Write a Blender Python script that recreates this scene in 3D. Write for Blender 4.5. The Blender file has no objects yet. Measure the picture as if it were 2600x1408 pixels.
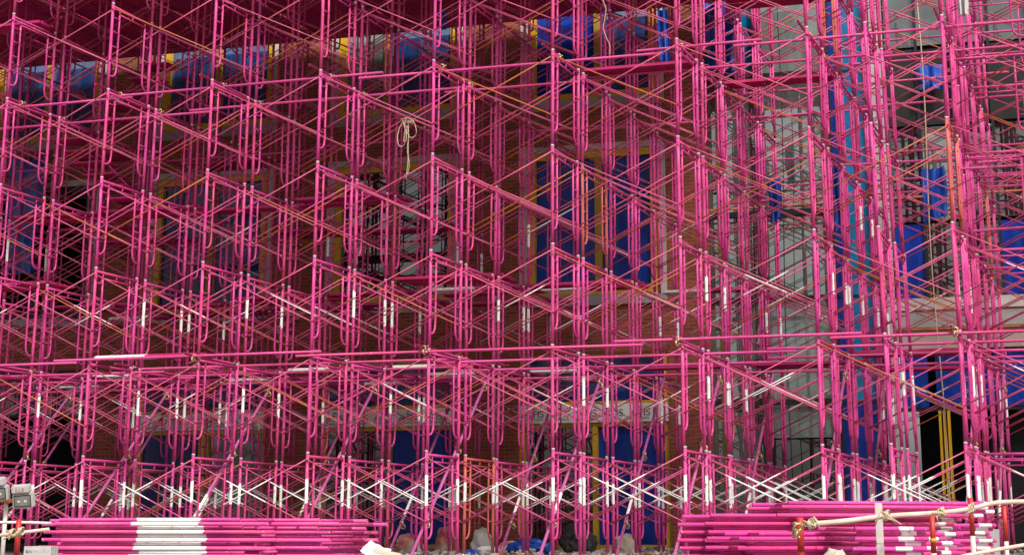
import bpy, bmesh, math, random
from mathutils import Vector, Matrix, Euler, noise
random.seed(7)
R_ = math.radians
scene = bpy.context.scene
COL = scene.collection
H, BAY, D, PITCH = 1.524, 1.993, 1.29, 1.553
GZ = -0.06
ORD = ['first', 'second', 'third', 'fourth', 'fifth', 'sixth', 'seventh', 'eighth', 'ninth', 'tenth', 'eleventh', 'twelfth',
       'thirteenth', 'fourteenth', 'fifteenth', 'sixteenth', 'seventeenth', 'eighteenth', 'nineteenth', 'twentieth']

# ------------------------------------------------------------------ camera
CAM = Vector((8.4514, -25.4095, 0.2674))
CROT = Euler((1.8292, -0.0007, 0.3248), 'XYZ').to_matrix()
FPX, PX, PY = 4509.94, 1385.92, 168.04
cd = bpy.data.cameras.new('camera')
cam = bpy.data.objects.new('camera', cd); COL.objects.link(cam)
cam.location = CAM; cam.rotation_euler = (1.8292, -0.0007, 0.3248)
cd.sensor_fit = 'HORIZONTAL'; cd.sensor_width = 36.0; cd.lens = FPX / 2600 * 36
cd.shift_x = (1300 - PX) / 2600; cd.shift_y = (PY - 704) / 2600
cd.clip_start = 0.1; cd.clip_end = 3000
scene.camera = cam

def proj(p):
    c = CROT.transposed() @ (Vector(p) - CAM)
    if c.z > -0.5: return None
    return PX + FPX * c.x / -c.z, PY - FPX * c.y / -c.z, -c.z

def seen(pts, m=0):
    us, vs = [], []
    for p in pts:
        q = proj(p)
        if q is None: return False
        us.append(q[0]); vs.append(q[1])
    return max(us) > -m and min(us) < 2600 + m and max(vs) > -m and min(vs) < 1408 + m

# ------------------------------------------------------------------ materials
def nodes(name):
    m = bpy.data.materials.new(name); m.use_nodes = True
    nt = m.node_tree; b = nt.nodes['Principled BSDF']
    return m, nt, b

def N(nt, t, **kw):
    n = nt.nodes.new(t)
    for k, v in kw.items(): setattr(n, k, v)
    return n

def L(nt, a, b): nt.links.new(a, b)

def math_node(nt, op, a, b=None, c=None):
    n = N(nt, 'ShaderNodeMath', operation=op)
    for i, v in enumerate((a, b, c)):
        if v is None: continue
        if isinstance(v, (int, float)): n.inputs[i].default_value = v
        else: L(nt, v, n.inputs[i])
    return n.outputs[0]

def ramp(nt, fac, lo, hi):
    n = N(nt, 'ShaderNodeMapRange'); n.inputs['From Min'].default_value = lo; n.inputs['From Max'].default_value = hi
    L(nt, fac, n.inputs['Value']); return n.outputs[0]

def mixc(nt, fac, a, b):
    n = N(nt, 'ShaderNodeMix', data_type='RGBA')
    for s, v in ((n.inputs[0], fac), (n.inputs[6], a), (n.inputs[7], b)):
        if isinstance(v, (int, float)): s.default_value = v
        elif isinstance(v, tuple): s.default_value = (*v, 1)
        else: L(nt, v, s)
    return n.outputs[2]

def noise_tex(nt, vec, scale, detail=3, rough=0.55):
    n = N(nt, 'ShaderNodeTexNoise'); n.inputs['Scale'].default_value = scale
    n.inputs['Detail'].default_value = detail; n.inputs['Roughness'].default_value = rough
    if vec is not None: L(nt, vec, n.inputs['Vector'])
    return n.outputs['Fac']

PINK, PINK2, WHITE, RUST = (0.60, 0.066, 0.245), (0.49, 0.036, 0.200), (0.82, 0.79, 0.76), (0.32, 0.085, 0.02)

def paint(name, band=None, axis='Z', rust=0.0, base=PINK, alt=PINK2, edge=0.06, rough=0.45, rust_all=False):
    """brushed site paint: band = (centre, half width) of the white marking along AXIS of the part"""
    m, nt, b = nodes(name)
    tc = N(nt, 'ShaderNodeTexCoord'); oi = N(nt, 'ShaderNodeObjectInfo')
    off = N(nt, 'ShaderNodeVectorMath', operation='ADD'); L(nt, tc.outputs['Object'], off.inputs[0])
    sc = N(nt, 'ShaderNodeVectorMath', operation='SCALE'); L(nt, oi.outputs['Location'], sc.inputs[0]); sc.inputs['Scale'].default_value = 1.37
    L(nt, sc.outputs[0], off.inputs[1])
    v = off.outputs[0]
    n1 = noise_tex(nt, v, 2.2, 4)
    c = mixc(nt, ramp(nt, n1, 0.35, 0.65), base, alt)
    hs = N(nt, 'ShaderNodeHueSaturation'); L(nt, c, hs.inputs['Color'])
    L(nt, math_node(nt, 'MULTIPLY_ADD', oi.outputs['Random'], 0.022, 0.491), hs.inputs['Hue'])
    r2 = math_node(nt, 'FRACT', math_node(nt, 'MULTIPLY', oi.outputs['Random'], 7.31))
    L(nt, math_node(nt, 'MULTIPLY_ADD', r2, 0.22, 0.89), hs.inputs['Value'])
    c = hs.outputs[0]
    # chips, scuffs
    n2 = noise_tex(nt, v, 34, 3)
    c = mixc(nt, math_node(nt, 'MULTIPLY', ramp(nt, n2, 0.66, 0.72), 0.75), c, (0.55, 0.40, 0.42))
    n3 = noise_tex(nt, v, 9, 5, 0.65)
    lo = 0.70 - 0.28 * rust
    c = mixc(nt, math_node(nt, 'MULTIPLY', ramp(nt, n3, lo, lo + 0.08), 0.85), c, RUST)
    if rust_all: c = mixc(nt, math_node(nt, 'MULTIPLY_ADD', n1, 0.6, 0.35), c, (0.48, 0.13, 0.035))
    if band:
        sp = N(nt, 'ShaderNodeSeparateXYZ'); L(nt, tc.outputs['Object'], sp.inputs[0])
        st = N(nt, 'ShaderNodeMapping'); L(nt, v, st.inputs['Vector'])
        st.inputs['Scale'].default_value = {'Z': (60, 60, 3), 'X': (3, 60, 60), 'Y': (60, 3, 60)}[axis]
        nz = noise_tex(nt, st.outputs[0], 1.0, 2)
        d = math_node(nt, 'ABSOLUTE', math_node(nt, 'SUBTRACT', sp.outputs[axis], band[0]))
        d = math_node(nt, 'ADD', d, math_node(nt, 'MULTIPLY_ADD', nz, edge * 2, -edge))
        shift = math_node(nt, 'MULTIPLY_ADD', r2, edge * 1.2, band[1] - edge * 0.6)
        k = math_node(nt, 'LESS_THAN', d, shift)
        wn = noise_tex(nt, v, 14, 4)
        k = math_node(nt, 'MULTIPLY', k, math_node(nt, 'SUBTRACT', 1.0, math_node(nt, 'MULTIPLY', ramp(nt, wn, 0.66, 0.70), 0.7)))
        c = mixc(nt, k, c, WHITE)
    L(nt, c, b.inputs['Base Color']); b.inputs['Roughness'].default_value = rough
    b.inputs['Specular IOR Level'].default_value = 0.25
    return m

def flat(name, col, rough=0.6, metal=0.0, var=0.25, scale=6.0, spec=0.4, col2=None, bump=0.0, bscale=20):
    m, nt, b = nodes(name)
    tc = N(nt, 'ShaderNodeTexCoord')
    n1 = noise_tex(nt, tc.outputs['Object'], scale, 6, 0.6)
    c2 = col2 or tuple(x * (1 - var) for x in col)
    c = mixc(nt, ramp(nt, n1, 0.35, 0.68), col, c2)
    L(nt, c, b.inputs['Base Color']); b.inputs['Roughness'].default_value = rough
    b.inputs['Metallic'].default_value = metal; b.inputs['Specular IOR Level'].default_value = spec
    if bump:
        bp = N(nt, 'ShaderNodeBump'); bp.inputs['Strength'].default_value = bump; bp.inputs['Distance'].default_value = 0.02
        L(nt, noise_tex(nt, tc.outputs['Object'], bscale, 6), bp.inputs['Height']); L(nt, bp.outputs[0], b.inputs['Normal'])
    return m

def glass(name, col, ior, rough, streak=(0.25, 0.22, 0.2), amount=0.35, wavy=0.0, low=0.45, rvar=0.10, bsc=0.9):
    m, nt, b = nodes(name)
    tc = N(nt, 'ShaderNodeTexCoord')
    mp = N(nt, 'ShaderNodeMapping'); L(nt, tc.outputs['Object'], mp.inputs['Vector']); mp.inputs['Scale'].default_value = (7, 7, 0.8)
    n1 = noise_tex(nt, mp.outputs[0], 1.0, 5, 0.6)
    n2 = noise_tex(nt, tc.outputs['Object'], 1.3, 5, 0.6)
    f = math_node(nt, 'MULTIPLY', ramp(nt, n1, low, 0.8), amount)
    c = mixc(nt, f, mixc(nt, ramp(nt, n2, 0.35, 0.65), col, tuple(x * 0.55 for x in col)), streak)
    L(nt, c, b.inputs['Base Color'])
    b.inputs['IOR'].default_value = ior
    L(nt, math_node(nt, 'MULTIPLY_ADD', ramp(nt, n2, 0.4, 0.75), rvar, rough), b.inputs['Roughness'])
    if wavy:
        bp = N(nt, 'ShaderNodeBump'); bp.inputs['Strength'].default_value = wavy; bp.inputs['Distance'].default_value = 0.03
        L(nt, noise_tex(nt, tc.outputs['Object'], bsc, 3 if bsc > 2 else 1), bp.inputs['Height']); L(nt, bp.outputs[0], b.inputs['Normal'])
    return m

def brick(name):
    m, nt, b = nodes(name)
    tc = N(nt, 'ShaderNodeTexCoord'); sp = N(nt, 'ShaderNodeSeparateXYZ'); cb = N(nt, 'ShaderNodeCombineXYZ')
    L(nt, tc.outputs['Object'], sp.inputs[0])
    L(nt, math_node(nt, 'ADD', sp.outputs['X'], sp.outputs['Y']), cb.inputs[0]); L(nt, sp.outputs['Z'], cb.inputs[1])
    bt = N(nt, 'ShaderNodeTexBrick'); L(nt, cb.outputs[0], bt.inputs['Vector'])
    bt.inputs['Scale'].default_value = 1.0; bt.inputs['Brick Width'].default_value = 0.23; bt.inputs['Row Height'].default_value = 0.075
    bt.inputs['Mortar Size'].default_value = 0.005; bt.inputs['Mortar Smooth'].default_value = 0.2; bt.inputs['Bias'].default_value = -0.1
    bt.inputs['Color1'].default_value = (0.27, 0.058, 0.024, 1); bt.inputs['Color2'].default_value = (0.16, 0.034, 0.02, 1)
    bt.inputs['Mortar'].default_value = (0.28, 0.16, 0.11, 1)
    n1 = noise_tex(nt, tc.outputs['Object'], 0.9, 6, 0.6)
    c = mixc(nt, math_node(nt, 'MULTIPLY', ramp(nt, n1, 0.5, 0.75), 0.18), bt.outputs['Color'], (0.27, 0.17, 0.13))
    L(nt, c, b.inputs['Base Color']); b.inputs['Roughness'].default_value = 0.85
    bp = N(nt, 'ShaderNodeBump'); bp.inputs['Strength'].default_value = 0.5; bp.inputs['Distance'].default_value = 0.01
    L(nt, math_node(nt, 'SUBTRACT', 1.0, bt.outputs['Fac']), bp.inputs['Height']); L(nt, bp.outputs[0], b.inputs['Normal'])
    return m

M = {}
M['pink'] = paint('pink_paint')
M['pink_post_band'] = paint('pink_paint_white_band', band=(0.935, 0.19), axis='Z')
M['rusty'] = paint('rusty_pink_paint', rust=0.5, rust_all=True)
M['rusty_band'] = paint('rusty_pink_paint_white_band', band=(0.935, 0.17), axis='Z', rust=0.5, rust_all=True)
BASE_B, ALT_B = (0.60, 0.110, 0.22), (0.44, 0.065, 0.14)
M['brace'] = paint('brace_paint', base=BASE_B, alt=ALT_B, rust=0.28)
M['brace_band'] = paint('brace_paint_white_middle', base=BASE_B, alt=ALT_B, band=(BAY / 2, 0.34), axis='X', edge=0.16, rust=0.2)
M['brace_rust'] = paint('brace_rusty_paint', base=(0.55, 0.15, 0.10), alt=(0.55, 0.17, 0.04), rust=0.6, rust_all=True)
M['plank'] = paint('plank_paint', base=(0.50, 0.025, 0.15), alt=(0.42, 0.02, 0.12), rough=0.5)
M['plank_white'] = paint('plank_paint_white_end', base=(0.50, 0.025, 0.15), alt=(0.42, 0.02, 0.12), band=(0.35, 0.5), axis='X', edge=0.15)
M['pipe'] = paint('pipe_paint', base=(0.56, 0.055, 0.19), alt=(0.44, 0.05, 0.20), rust=0.05)
M['pipe_purple'] = paint('raker_paint', base=(0.48, 0.11, 0.27), alt=(0.36, 0.07, 0.23), rust=0.02)
M['pipe_purple_band'] = paint('raker_paint_white_band', base=(0.48, 0.11, 0.27), alt=(0.36, 0.07, 0.23), band=(1.15, 0.23), axis='X')
M['pipe_rust'] = paint('rusty_pipe_paint', base=(0.5, 0.12, 0.1), alt=(0.5, 0.2, 0.1), rust=0.5, rust_all=True)
M['galv'] = flat('galvanised_steel', (0.48, 0.42, 0.43), 0.6, 0.0)
M['jack'] = flat('whitewashed_steel', (0.70, 0.66, 0.62), 0.6, 0.0, 0.4, 30)
M['brass'] = flat('zinc_yellow_clamp', (0.62, 0.47, 0.23), 0.42, 0.75, 0.45, 40)
M['brick'] = brick('red_brick')
M['yellow'] = flat('yellow_frame_coating', (0.62, 0.36, 0.012), 0.4, 0, 0.18, 3)
M['yellow_dull'] = flat('dull_yellow_film', (0.42, 0.27, 0.03), 0.5, 0, 0.3, 3)
M['stone'] = flat('pale_plaster', (0.50, 0.45, 0.42), 0.85, 0, 0.22, 2.5, 0.2)
M['concrete'] = flat('grey_concrete', (0.36, 0.34, 0.33), 0.85, 0, 0.3, 2.0, 0.2, bump=0.2)
M['beige'] = flat('beige_panel', (0.40, 0.31, 0.27), 0.7, 0, 0.15, 1.2, 0.3)
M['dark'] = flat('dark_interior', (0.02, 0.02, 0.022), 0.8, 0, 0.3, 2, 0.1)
M['mull'] = flat('dark_mullion', (0.025, 0.025, 0.028), 0.35, 0.2, 0.2, 4)
M['olive_strip'] = flat('olive_reflection_strip', (0.16, 0.11, 0.03), 0.4, 0.2, 0.3, 4)
M['film'] = glass('blue_protective_film', (0.004, 0.032, 0.31), 1.36, 0.10, (0.03, 0.10, 0.40), 0.5, 0.35, bsc=5)
M['film_sky'] = glass('blue_film_painted_sky', (0.012, 0.06, 0.22), 2.4, 0.03, (0.12, 0.20, 0.36), 0.5, 0.05)  # paler, greyer blue puts the reflected sky into the film colour
M['film_dark'] = glass('dark_blue_film', (0.006, 0.025, 0.16), 1.6, 0.08, (0.05, 0.07, 0.16), 0.4, 0.1)
M['cyan'] = glass('cyan_film', (0.004, 0.20, 0.40), 1.4, 0.10, (0.01, 0.08, 0.42), 0.5, 0.35, bsc=5)
M['glass_sky'] = glass('coated_grey_glass', (0.08, 0.105, 0.095), 3.0, 0.004, (0.28, 0.30, 0.28), 0.2, 0.02, rvar=0.0)
M['glass_dark'] = glass('dark_tinted_glass', (0.012, 0.014, 0.014), 2.3, 0.004, (0.06, 0.06, 0.06), 0.10, 0.02, rvar=0.0)
M['glass_pale'] = glass('pale_glass_painted_sky', (0.16, 0.195, 0.18), 2.1, 0.02, (0.34, 0.37, 0.35), 0.35, 0.02, rvar=0.06)  # clean glass; pale base stands in for the sky reflected in it
M['grey_glass'] = glass('plain_grey_glass', (0.10, 0.115, 0.11), 1.9, 0.004, (0.2, 0.2, 0.2), 0.15, 0.02, rvar=0.02)
M['glass_black'] = flat('glass_painted_dark_reflection', (0.018, 0.018, 0.018), 0.55, 0, 0.4, 3, 0.3)  # glass coloured black for the dark reflection in the upper panes
M['signpaper'] = flat('white_wrapping_film', (0.74, 0.72, 0.71), 0.4, 0, 0.12, 2)
M['ink'] = flat('dark_print', (0.06, 0.055, 0.06), 0.6, 0, 0.2, 30)
M['redink'] = flat('red_marker', (0.45, 0.05, 0.06), 0.6, 0, 0.2, 30)
M['white_bag'] = flat('white_woven_sack', (0.66, 0.63, 0.60), 0.8, 0, 0.25, 5, 0.2, bump=0.3)
M['beige_bag'] = flat('beige_woven_sack', (0.50, 0.42, 0.34), 0.85, 0, 0.25, 5, 0.2, bump=0.3)
M['red_bag'] = flat('red_white_paper_sack', (0.45, 0.06, 0.06), 0.75, 0, 0, 3.5, 0.2, col2=(0.62, 0.55, 0.50))
M['grey_bag'] = flat('grey_plastic_sheet', (0.07, 0.065, 0.06), 0.5, 0, 0.5, 6)
M['tarp'] = flat('blue_plastic_sheet', (0.015, 0.09, 0.52), 0.32, 0, 0.5, 4, 0.5)
M['clear'] = flat('milky_plastic_wrap', (0.62, 0.58, 0.57), 0.35, 0, 0.3, 7)
M['rope'] = flat('beige_rope', (0.62, 0.50, 0.34), 0.9, 0, 0.3, 60, 0.1)
M['cable'] = flat('black_cable', (0.015, 0.015, 0.015), 0.5)
M['ground'] = flat('dusty_site_ground', (0.30, 0.25, 0.21), 0.95, 0, 0.5, 1.7, 0.1, bump=0.5, bscale=9)
M['rubble'] = flat('pale_rubble', (0.46, 0.42, 0.39), 0.9, 0, 0.6, 8, 0.1)
M['timber'] = flat('worn_timber', (0.40, 0.14, 0.06), 0.85, 0, 0.5, 5, 0.1)
M['red'] = flat('red_fence_paint', (0.50, 0.03, 0.025), 0.45, 0, 0.3, 14)
M['fwhite'] = flat('chalky_white_paint', (0.66, 0.60, 0.55), 0.6, 0, 0.25, 14)
M['orange'] = flat('orange_fence_paint', (0.70, 0.20, 0.05), 0.5, 0, 0.4, 8)
M['railpaint'] = flat('pinkish_rail_paint', (0.62, 0.36, 0.28), 0.55, 0, 0, 3, col2=(0.66, 0.58, 0.50))
M['lampgrey'] = flat('grey_lamp_casing', (0.50, 0.47, 0.46), 0.5, 0, 0.2, 10)
M['lampglass'] = glass('lamp_front_glass', (0.20, 0.20, 0.20), 1.6, 0.05, (0.5, 0.5, 0.48), 0.4)
M['led'] = flat('yellow_led_chip', (0.7, 0.62, 0.35), 0.4, 0, 0.1, 10)
M['stackpaint'] = paint('stack_paint', base=(0.66, 0.085, 0.28), alt=(0.54, 0.05, 0.25), rust=0.16)
M['stack_band_l'] = paint('stack_paint_band_mid', base=(0.64, 0.08, 0.27), alt=(0.50, 0.045, 0.23), rust=0.14, band=(1.24, 0.385), axis='X', edge=0.04)
M['stack_band_r'] = paint('stack_paint_band_end', base=(0.60, 0.05, 0.27), alt=(0.50, 0.035, 0.27), band=(2.47, 0.055), axis='X', edge=0.012)

# ------------------------------------------------------------------ mesh helpers
class MB:
    def __init__(self): self.v, self.f, self.mi, self.sm = [], [], [], []
    def tube(self, pts, r, n=8, mat=0, hollow=0.0, cap=True, taper=None):
        pts = [Vector(p) for p in pts]; rings = []
        up = None
        for i, p in enumerate(pts):
            t = (pts[min(i + 1, len(pts) - 1)] - pts[max(i - 1, 0)]).normalized()
            if up is None:
                up = Vector((0, 0, 1)) if abs(t.z) < 0.9 else Vector((1, 0, 0))
            a = t.cross(up).normalized(); up = a.cross(t).normalized()
            rr = r if taper is None else taper[i]
            ring = []
            for k in range(n):
                g = 2 * math.pi * k / n
                ring.append(len(self.v)); self.v.append(p + a * (rr * math.cos(g)) + up * (rr * math.sin(g)))
            rings.append(ring)
        for a, b in zip(rings, rings[1:]):
            for k in range(n): self._f((a[k], a[(k + 1) % n], b[(k + 1) % n], b[k]), mat, True)
        if hollow:
            dpt = min(0.3, (pts[1] - pts[0]).length * 0.45)
            for ring, p, d in ((rings[0], pts[0], (pts[1] - pts[0]).normalized()), (rings[-1], pts[-1], (pts[-2] - pts[-1]).normalized())):
                inner, deep = [], []
                for k in ring: inner.append(len(self.v)); self.v.append(p + (self.v[k] - p) * hollow)
                for k in inner: deep.append(len(self.v)); self.v.append(self.v[k] + d * dpt)
                for k in range(n):
                    self._f((ring[k], ring[(k + 1) % n], inner[(k + 1) % n], inner[k]), mat, False)
                    self._f((inner[k], inner[(k + 1) % n], deep[(k + 1) % n], deep[k]), hollow and mat, True)
                self._f(tuple(deep), mat, False)
        elif cap:
            self._f(tuple(reversed(rings[0])), mat, False); self._f(tuple(rings[-1]), mat, False)
        return self
    def _f(self, idx, mat, smooth): self.f.append(idx); self.mi.append(mat); self.sm.append(smooth)
    def box(self, x0, x1, y0, y1, z0, z1, mat=0, mtx=None):
        s = len(self.v)
        for z in (z0, z1):
            for x, y in ((x0, y0), (x1, y0), (x1, y1), (x0, y1)):
                p = Vector((x, y, z)); self.v.append(mtx @ p if mtx else p)
        for q in ((0, 3, 2, 1), (4, 5, 6, 7), (0, 1, 5, 4), (1, 2, 6, 5), (2, 3, 7, 6), (3, 0, 4, 7)):
            self._f(tuple(s + k for k in q), mat, False)
        return self
    def bevel_box(self, x0, x1, y0, y1, z0, z1, b=0.01, mat=0, mtx=None):
        bm = bmesh.new(); bmesh.ops.create_cube(bm, size=1)
        for v in bm.verts: v.co = Vector(((x0 + x1) / 2 + v.co.x * (x1 - x0), (y0 + y1) / 2 + v.co.y * (y1 - y0), (z0 + z1) / 2 + v.co.z * (z1 - z0)))
        bmesh.ops.bevel(bm, geom=bm.edges[:], offset=b, segments=2, affect='EDGES')
        self.bm(bm, mat, mtx); return self
    def bm(self, bm, mat=0, mtx=None, smooth=False):
        s = len(self.v); bm.verts.index_update()
        for v in bm.verts: self.v.append(mtx @ v.co if mtx else v.co.copy())
        for f in bm.faces: self._f(tuple(s + v.index for v in f.verts), mat, smooth)
        bm.free()
    def add(self, other, mtx):
        s = len(self.v)
        self.v += [mtx @ p for p in other.v]
        for f, m_, sm in zip(other.f, other.mi, other.sm): self._f(tuple(s + k for k in f), m_, sm)
    def mesh(self, name, mats):
        me = bpy.data.meshes.new(name); me.from_pydata([tuple(p) for p in self.v], [], self.f)
        for m in mats: me.materials.append(m)
        me.polygons.foreach_set('material_index', self.mi); me.polygons.foreach_set('use_smooth', self.sm); me.update()
        return me
    def build(self, name, mats, parent=None, loc=None, rot=None):
        if not isinstance(mats, (list, tuple)): mats = [mats]
        o = bpy.data.objects.new(name, self.mesh(name, mats)); COL.objects.link(o)
        if parent: o.parent = parent
        if loc is not None: o.location = loc
        if rot is not None: o.rotation_euler = rot
        return o

def tag(o, label, cat, group=None, kind=None):
    if label: o['label'] = label
    if cat: o['category'] = cat
    if group: o['group'] = group
    if kind: o['kind'] = kind
    return o

def empty(name, loc=(0, 0, 0), rot=(0, 0, 0)):
    o = bpy.data.objects.new(name, None); COL.objects.link(o); o.location = loc; o.rotation_euler = rot
    o.empty_display_size = 0.1
    return o

def copy_tree(o, parent=None):
    c = o.copy(); COL.objects.link(c)
    if parent: c.parent = parent
    for ch in list(o.children): copy_tree(ch, c)
    return c

def crumple(bm, amp, freq, seed):
    off = Vector((seed * 3.1, seed * 1.7, seed * 0.9))
    for v in bm.verts:
        d = noise.noise_vector(v.co * freq + off) * amp + noise.noise_vector(v.co * freq * 2.7 + off) * amp * 0.45
        v.co += d

# ------------------------------------------------------------------ scaffold frame (door type with ladder legs)
def post_mb():
    return MB().tube([(0, 0, 0), (0, 0, 0.5), (0, 0, 1.0), (0, 0, H - 0.035)], 0.026, 10)
def pin_mb():
    return MB().tube([(0, 0, H - 0.036), (0, 0, H - 0.001)], 0.0268, 10)
def rail_mb():
    b = MB().tube([(0, 0.02, 1.455), (0, D - 0.02, 1.455)], 0.0215, 8)
    b.tube([(0, 0.225, 1.36), (0, D - 0.225, 1.36)], 0.014, 6)
    for y in (0.225, D / 2, D - 0.225): b.tube([(0, y, 1.365), (0, y, 1.44)], 0.012, 6)
    return b
def ladder_mb(s):
    """s=1: ladder beside the street-side post, s=-1: beside the wall-side post; y runs from the post inward"""
    y = lambda t: t * s
    pts = [(0, y(0.225), 1.345), (0, y(0.228), 1.0), (0, y(0.225), 0.40), (0, y(0.21), 0.32), (0, y(0.17), 0.265), (0, y(0.11), 0.235), (0, y(0.02), 0.228)]
    b = MB().tube(pts, 0.0165, 8)
    for z in (0.50, 0.76, 1.02, 1.27): b.tube([(0, y(0.02), z), (0, y(0.215), z)], 0.0115, 6)
    b.tube([(-0.03, y(0.0), 0.47), (-0.022, y(0), 0.47)], 0.014, 6)
    return b
ME = {'post': post_mb(), 'pin': pin_mb(), 'rail': rail_mb(), 'lad1': ladder_mb(1), 'lad2': ladder_mb(-1)}
mesh_post = {k: ME['post'].mesh('post', [M[m]]) for k, m in (('plain', 'pink'), ('band', 'pink_post_band'), ('rust', 'rusty'), ('rustband', 'rusty_band'))}
mesh_pin = ME['pin'].mesh('coupling_collar', [M['galv']])
mesh_rail = {k: ME['rail'].mesh('top_rail', [M[m]]) for k, m in (('plain', 'pink'), ('rust', 'rusty'))}
mesh_l1 = {k: ME['lad1'].mesh('ladder', [M[m]]) for k, m in (('plain', 'pink'), ('rust', 'rusty'))}
mesh_l2 = {k: ME['lad2'].mesh('ladder', [M[m]]) for k, m in (('plain', 'pink'), ('rust', 'rusty'))}

def ob(name, me, parent, loc=(0, 0, 0)):
    o = bpy.data.objects.new(name, me); COL.objects.link(o); o.parent = parent; o.location = loc
    return o
def make_frame(kind):
    rust = 'rust' if kind.startswith('rust') else 'plain'
    root = empty('scaffold_section')
    for y in (0, D):
        p = ob('post', mesh_post[kind], root, (0, y, 0)); ob('coupling_collar', mesh_pin, p)
    ob('top_rail', mesh_rail[rust], root)
    ob('ladder', mesh_l1[rust], root); ob('ladder', mesh_l2[rust], root, (0, D, 0))
    return root
FR = {}
def place_frame(kind, mtx, label, group):
    if kind not in FR: FR[kind] = make_frame(kind); o = FR[kind]
    else: o = copy_tree(FR[kind])
    o.matrix_world = mtx
    return tag(o, label, 'scaffold frame', group)

ROWW = ['front row', 'second row', 'third row', 'fourth row', 'rear row']
LIFT = ['ground lift', 'second lift', 'third lift', 'fourth lift', 'fifth lift', 'sixth lift', 'seventh lift']
LINE = {i: ORD[i + 6] for i in range(-6, 5)}
cands = []
rnd = random.Random(3)
jit = {}
for i in range(-6, 4):
    for r in range(5):
        dx, dy = rnd.uniform(-.012, .012), rnd.uniform(-.012, .012)
        for k in range(7):
            X, Y, Z = i * BAY, r * PITCH, k * H
            band = rnd.random() < (0.92, 0.55, 0.38, 0.14, 0.0, 0.0, 0.0)[k]
            if k == 1 and r == 0: band = False
            if k >= 2 and r == 0: band = False
            rust = rnd.random() < 0.025
            lean = rnd.gauss(0, .0045)
            if (i, r, k) == (-1, 1, 0): rust, band = True, True
            if not seen([(X, Y, Z), (X, Y + D, Z), (X, Y, Z + H), (X, Y + D, Z + H)]): continue
            # pitch: the two rear rows stop below the glass hall roof
            kind = ('rustband' if band else 'rust') if rust else ('band' if band else 'plain')
            mt = Matrix.Translation((X + dx, Y + dy, Z)) @ Euler((0, lean, rnd.uniform(-.01, .01))).to_matrix().to_4x4()
            cands.append((proj((X, Y + .6, Z + .7))[2] + (1.5 if k == 6 else 0), i, r, k, kind, mt))
# crooked extra column between the last two lines
for k, x in enumerate((4.97, 4.955, 4.935, 4.90, 4.88, 4.84)):
    for r in range(2):
        mt = Matrix.Translation((x + 0.02 * r, r * PITCH + 0.02, k * H)) @ Euler((0, -0.013, 0.02)).to_matrix().to_4x4()
        cands.append((proj((x, r * PITCH, k * H + .7))[2], 'x', r, k, 'band' if k == 0 or (k == 1 and r == 1) else 'plain', mt))
# access tower turned through a right angle at the right end
for k in range(7):
    for j, y in enumerate((2.4, 4.35)):
        mt = Matrix.Translation((7.05, y, k * H)) @ Euler((0, 0, math.pi / 2)).to_matrix().to_4x4()
        cands.append((proj((6.4, y, k * H))[2], 't', j, k, 'band' if k < 3 else 'plain', mt))
cands.sort(key=lambda c: c[0])
STATS = ['frames %d' % len(cands)]
rest = MB()
for n, (dist, i, r, k, kind, mt) in enumerate(cands):
    if n >= 300:
        for y in (0, D):
            rest.add(ME['post'], mt @ Matrix.Translation((0, y, 0)))
            b2 = MB(); b2.add(ME['pin'], Matrix.Translation((0, y, 0))); b2.mi = [1] * len(b2.mi); rest.add(b2, mt)
        rest.add(ME['rail'], mt); rest.add(ME['lad1'], mt); rest.add(ME['lad2'], mt @ Matrix.Translation((0, D, 0)))
        continue
    look = {'plain': 'plain pink ladder frame', 'band': 'white-banded pink ladder frame', 'rust': 'rusty orange ladder frame', 'rustband': 'rusty white-banded ladder frame'}[kind]
    if i == 'x': lab = f'{look}, {LIFT[k]}, {ROWW[r]}, leaning line before the last post line'
    elif i == 't': lab = f'{look} facing the street, {LIFT[k]}, {"nearer" if r == 0 else "farther"} side of right access tower'
    else: lab = f'{look}, {LIFT[k]}, {ROWW[r]}, {LINE[i]} post line from left'
    place_frame(kind, mt, lab, 'scaffold frames standing before the facade')
outer_i = [-12, -11, -10, -9, -8, -7, 4, 5, 6, 7]
for i in outer_i:
    for r in range(5):
        for k in range(7):
            mt = Matrix.Translation((i * BAY, r * PITCH, k * H))
            for y in (0, D): rest.tube([mt @ Vector((0, y, 0)), mt @ Vector((0, y, H))], .0245, 6)
            rest.tube([mt @ Vector((0, 0, 1.455)), mt @ Vector((0, D, 1.455))], .02, 5)
            for y in (.17, D - .17): rest.tube([mt @ Vector((0, y, 1.4)), mt @ Vector((0, y, .3))], .0165, 5)
if rest.v:
    tag(rest.build('scaffold_frames', [M['pink'], M['galv']]), 'pink ladder frames deep behind the nearer scaffold rows', 'scaffold', kind='stuff')

# ------------------------------------------------------------------ cross braces
def rod_mb(up):
    z0, z1 = (0.47, 1.41) if up else (1.41, 0.47)
    yo = 0.012 if up else -0.012
    b = MB().tube([(0.0, yo, z0), (BAY * .5, yo, (z0 + z1) / 2 - 0.004), (BAY, yo, z1)], 0.0104, 6)
    return b
RODS = {u: rod_mb(u) for u in (0, 1)}
rod_me = {(u, k): RODS[u].mesh('rod', [M[m]]) for u in (0, 1) for k, m in (('plain', 'brace'), ('band', 'brace_band'), ('rust', 'brace_rust'))}
BR = {}
def place_brace(ku, kd, mtx, label, group):
    if (ku, kd) not in BR:
        o = empty('cross_brace'); ob('rod', rod_me[(1, ku)], o); ob('rod', rod_me[(0, kd)], o)
        BR[(ku, kd)] = o
    else: o = copy_tree(BR[(ku, kd)])
    o.matrix_world = mtx
    return tag(o, label, 'cross brace', group)
bc = []
rnd = random.Random(11)
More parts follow.
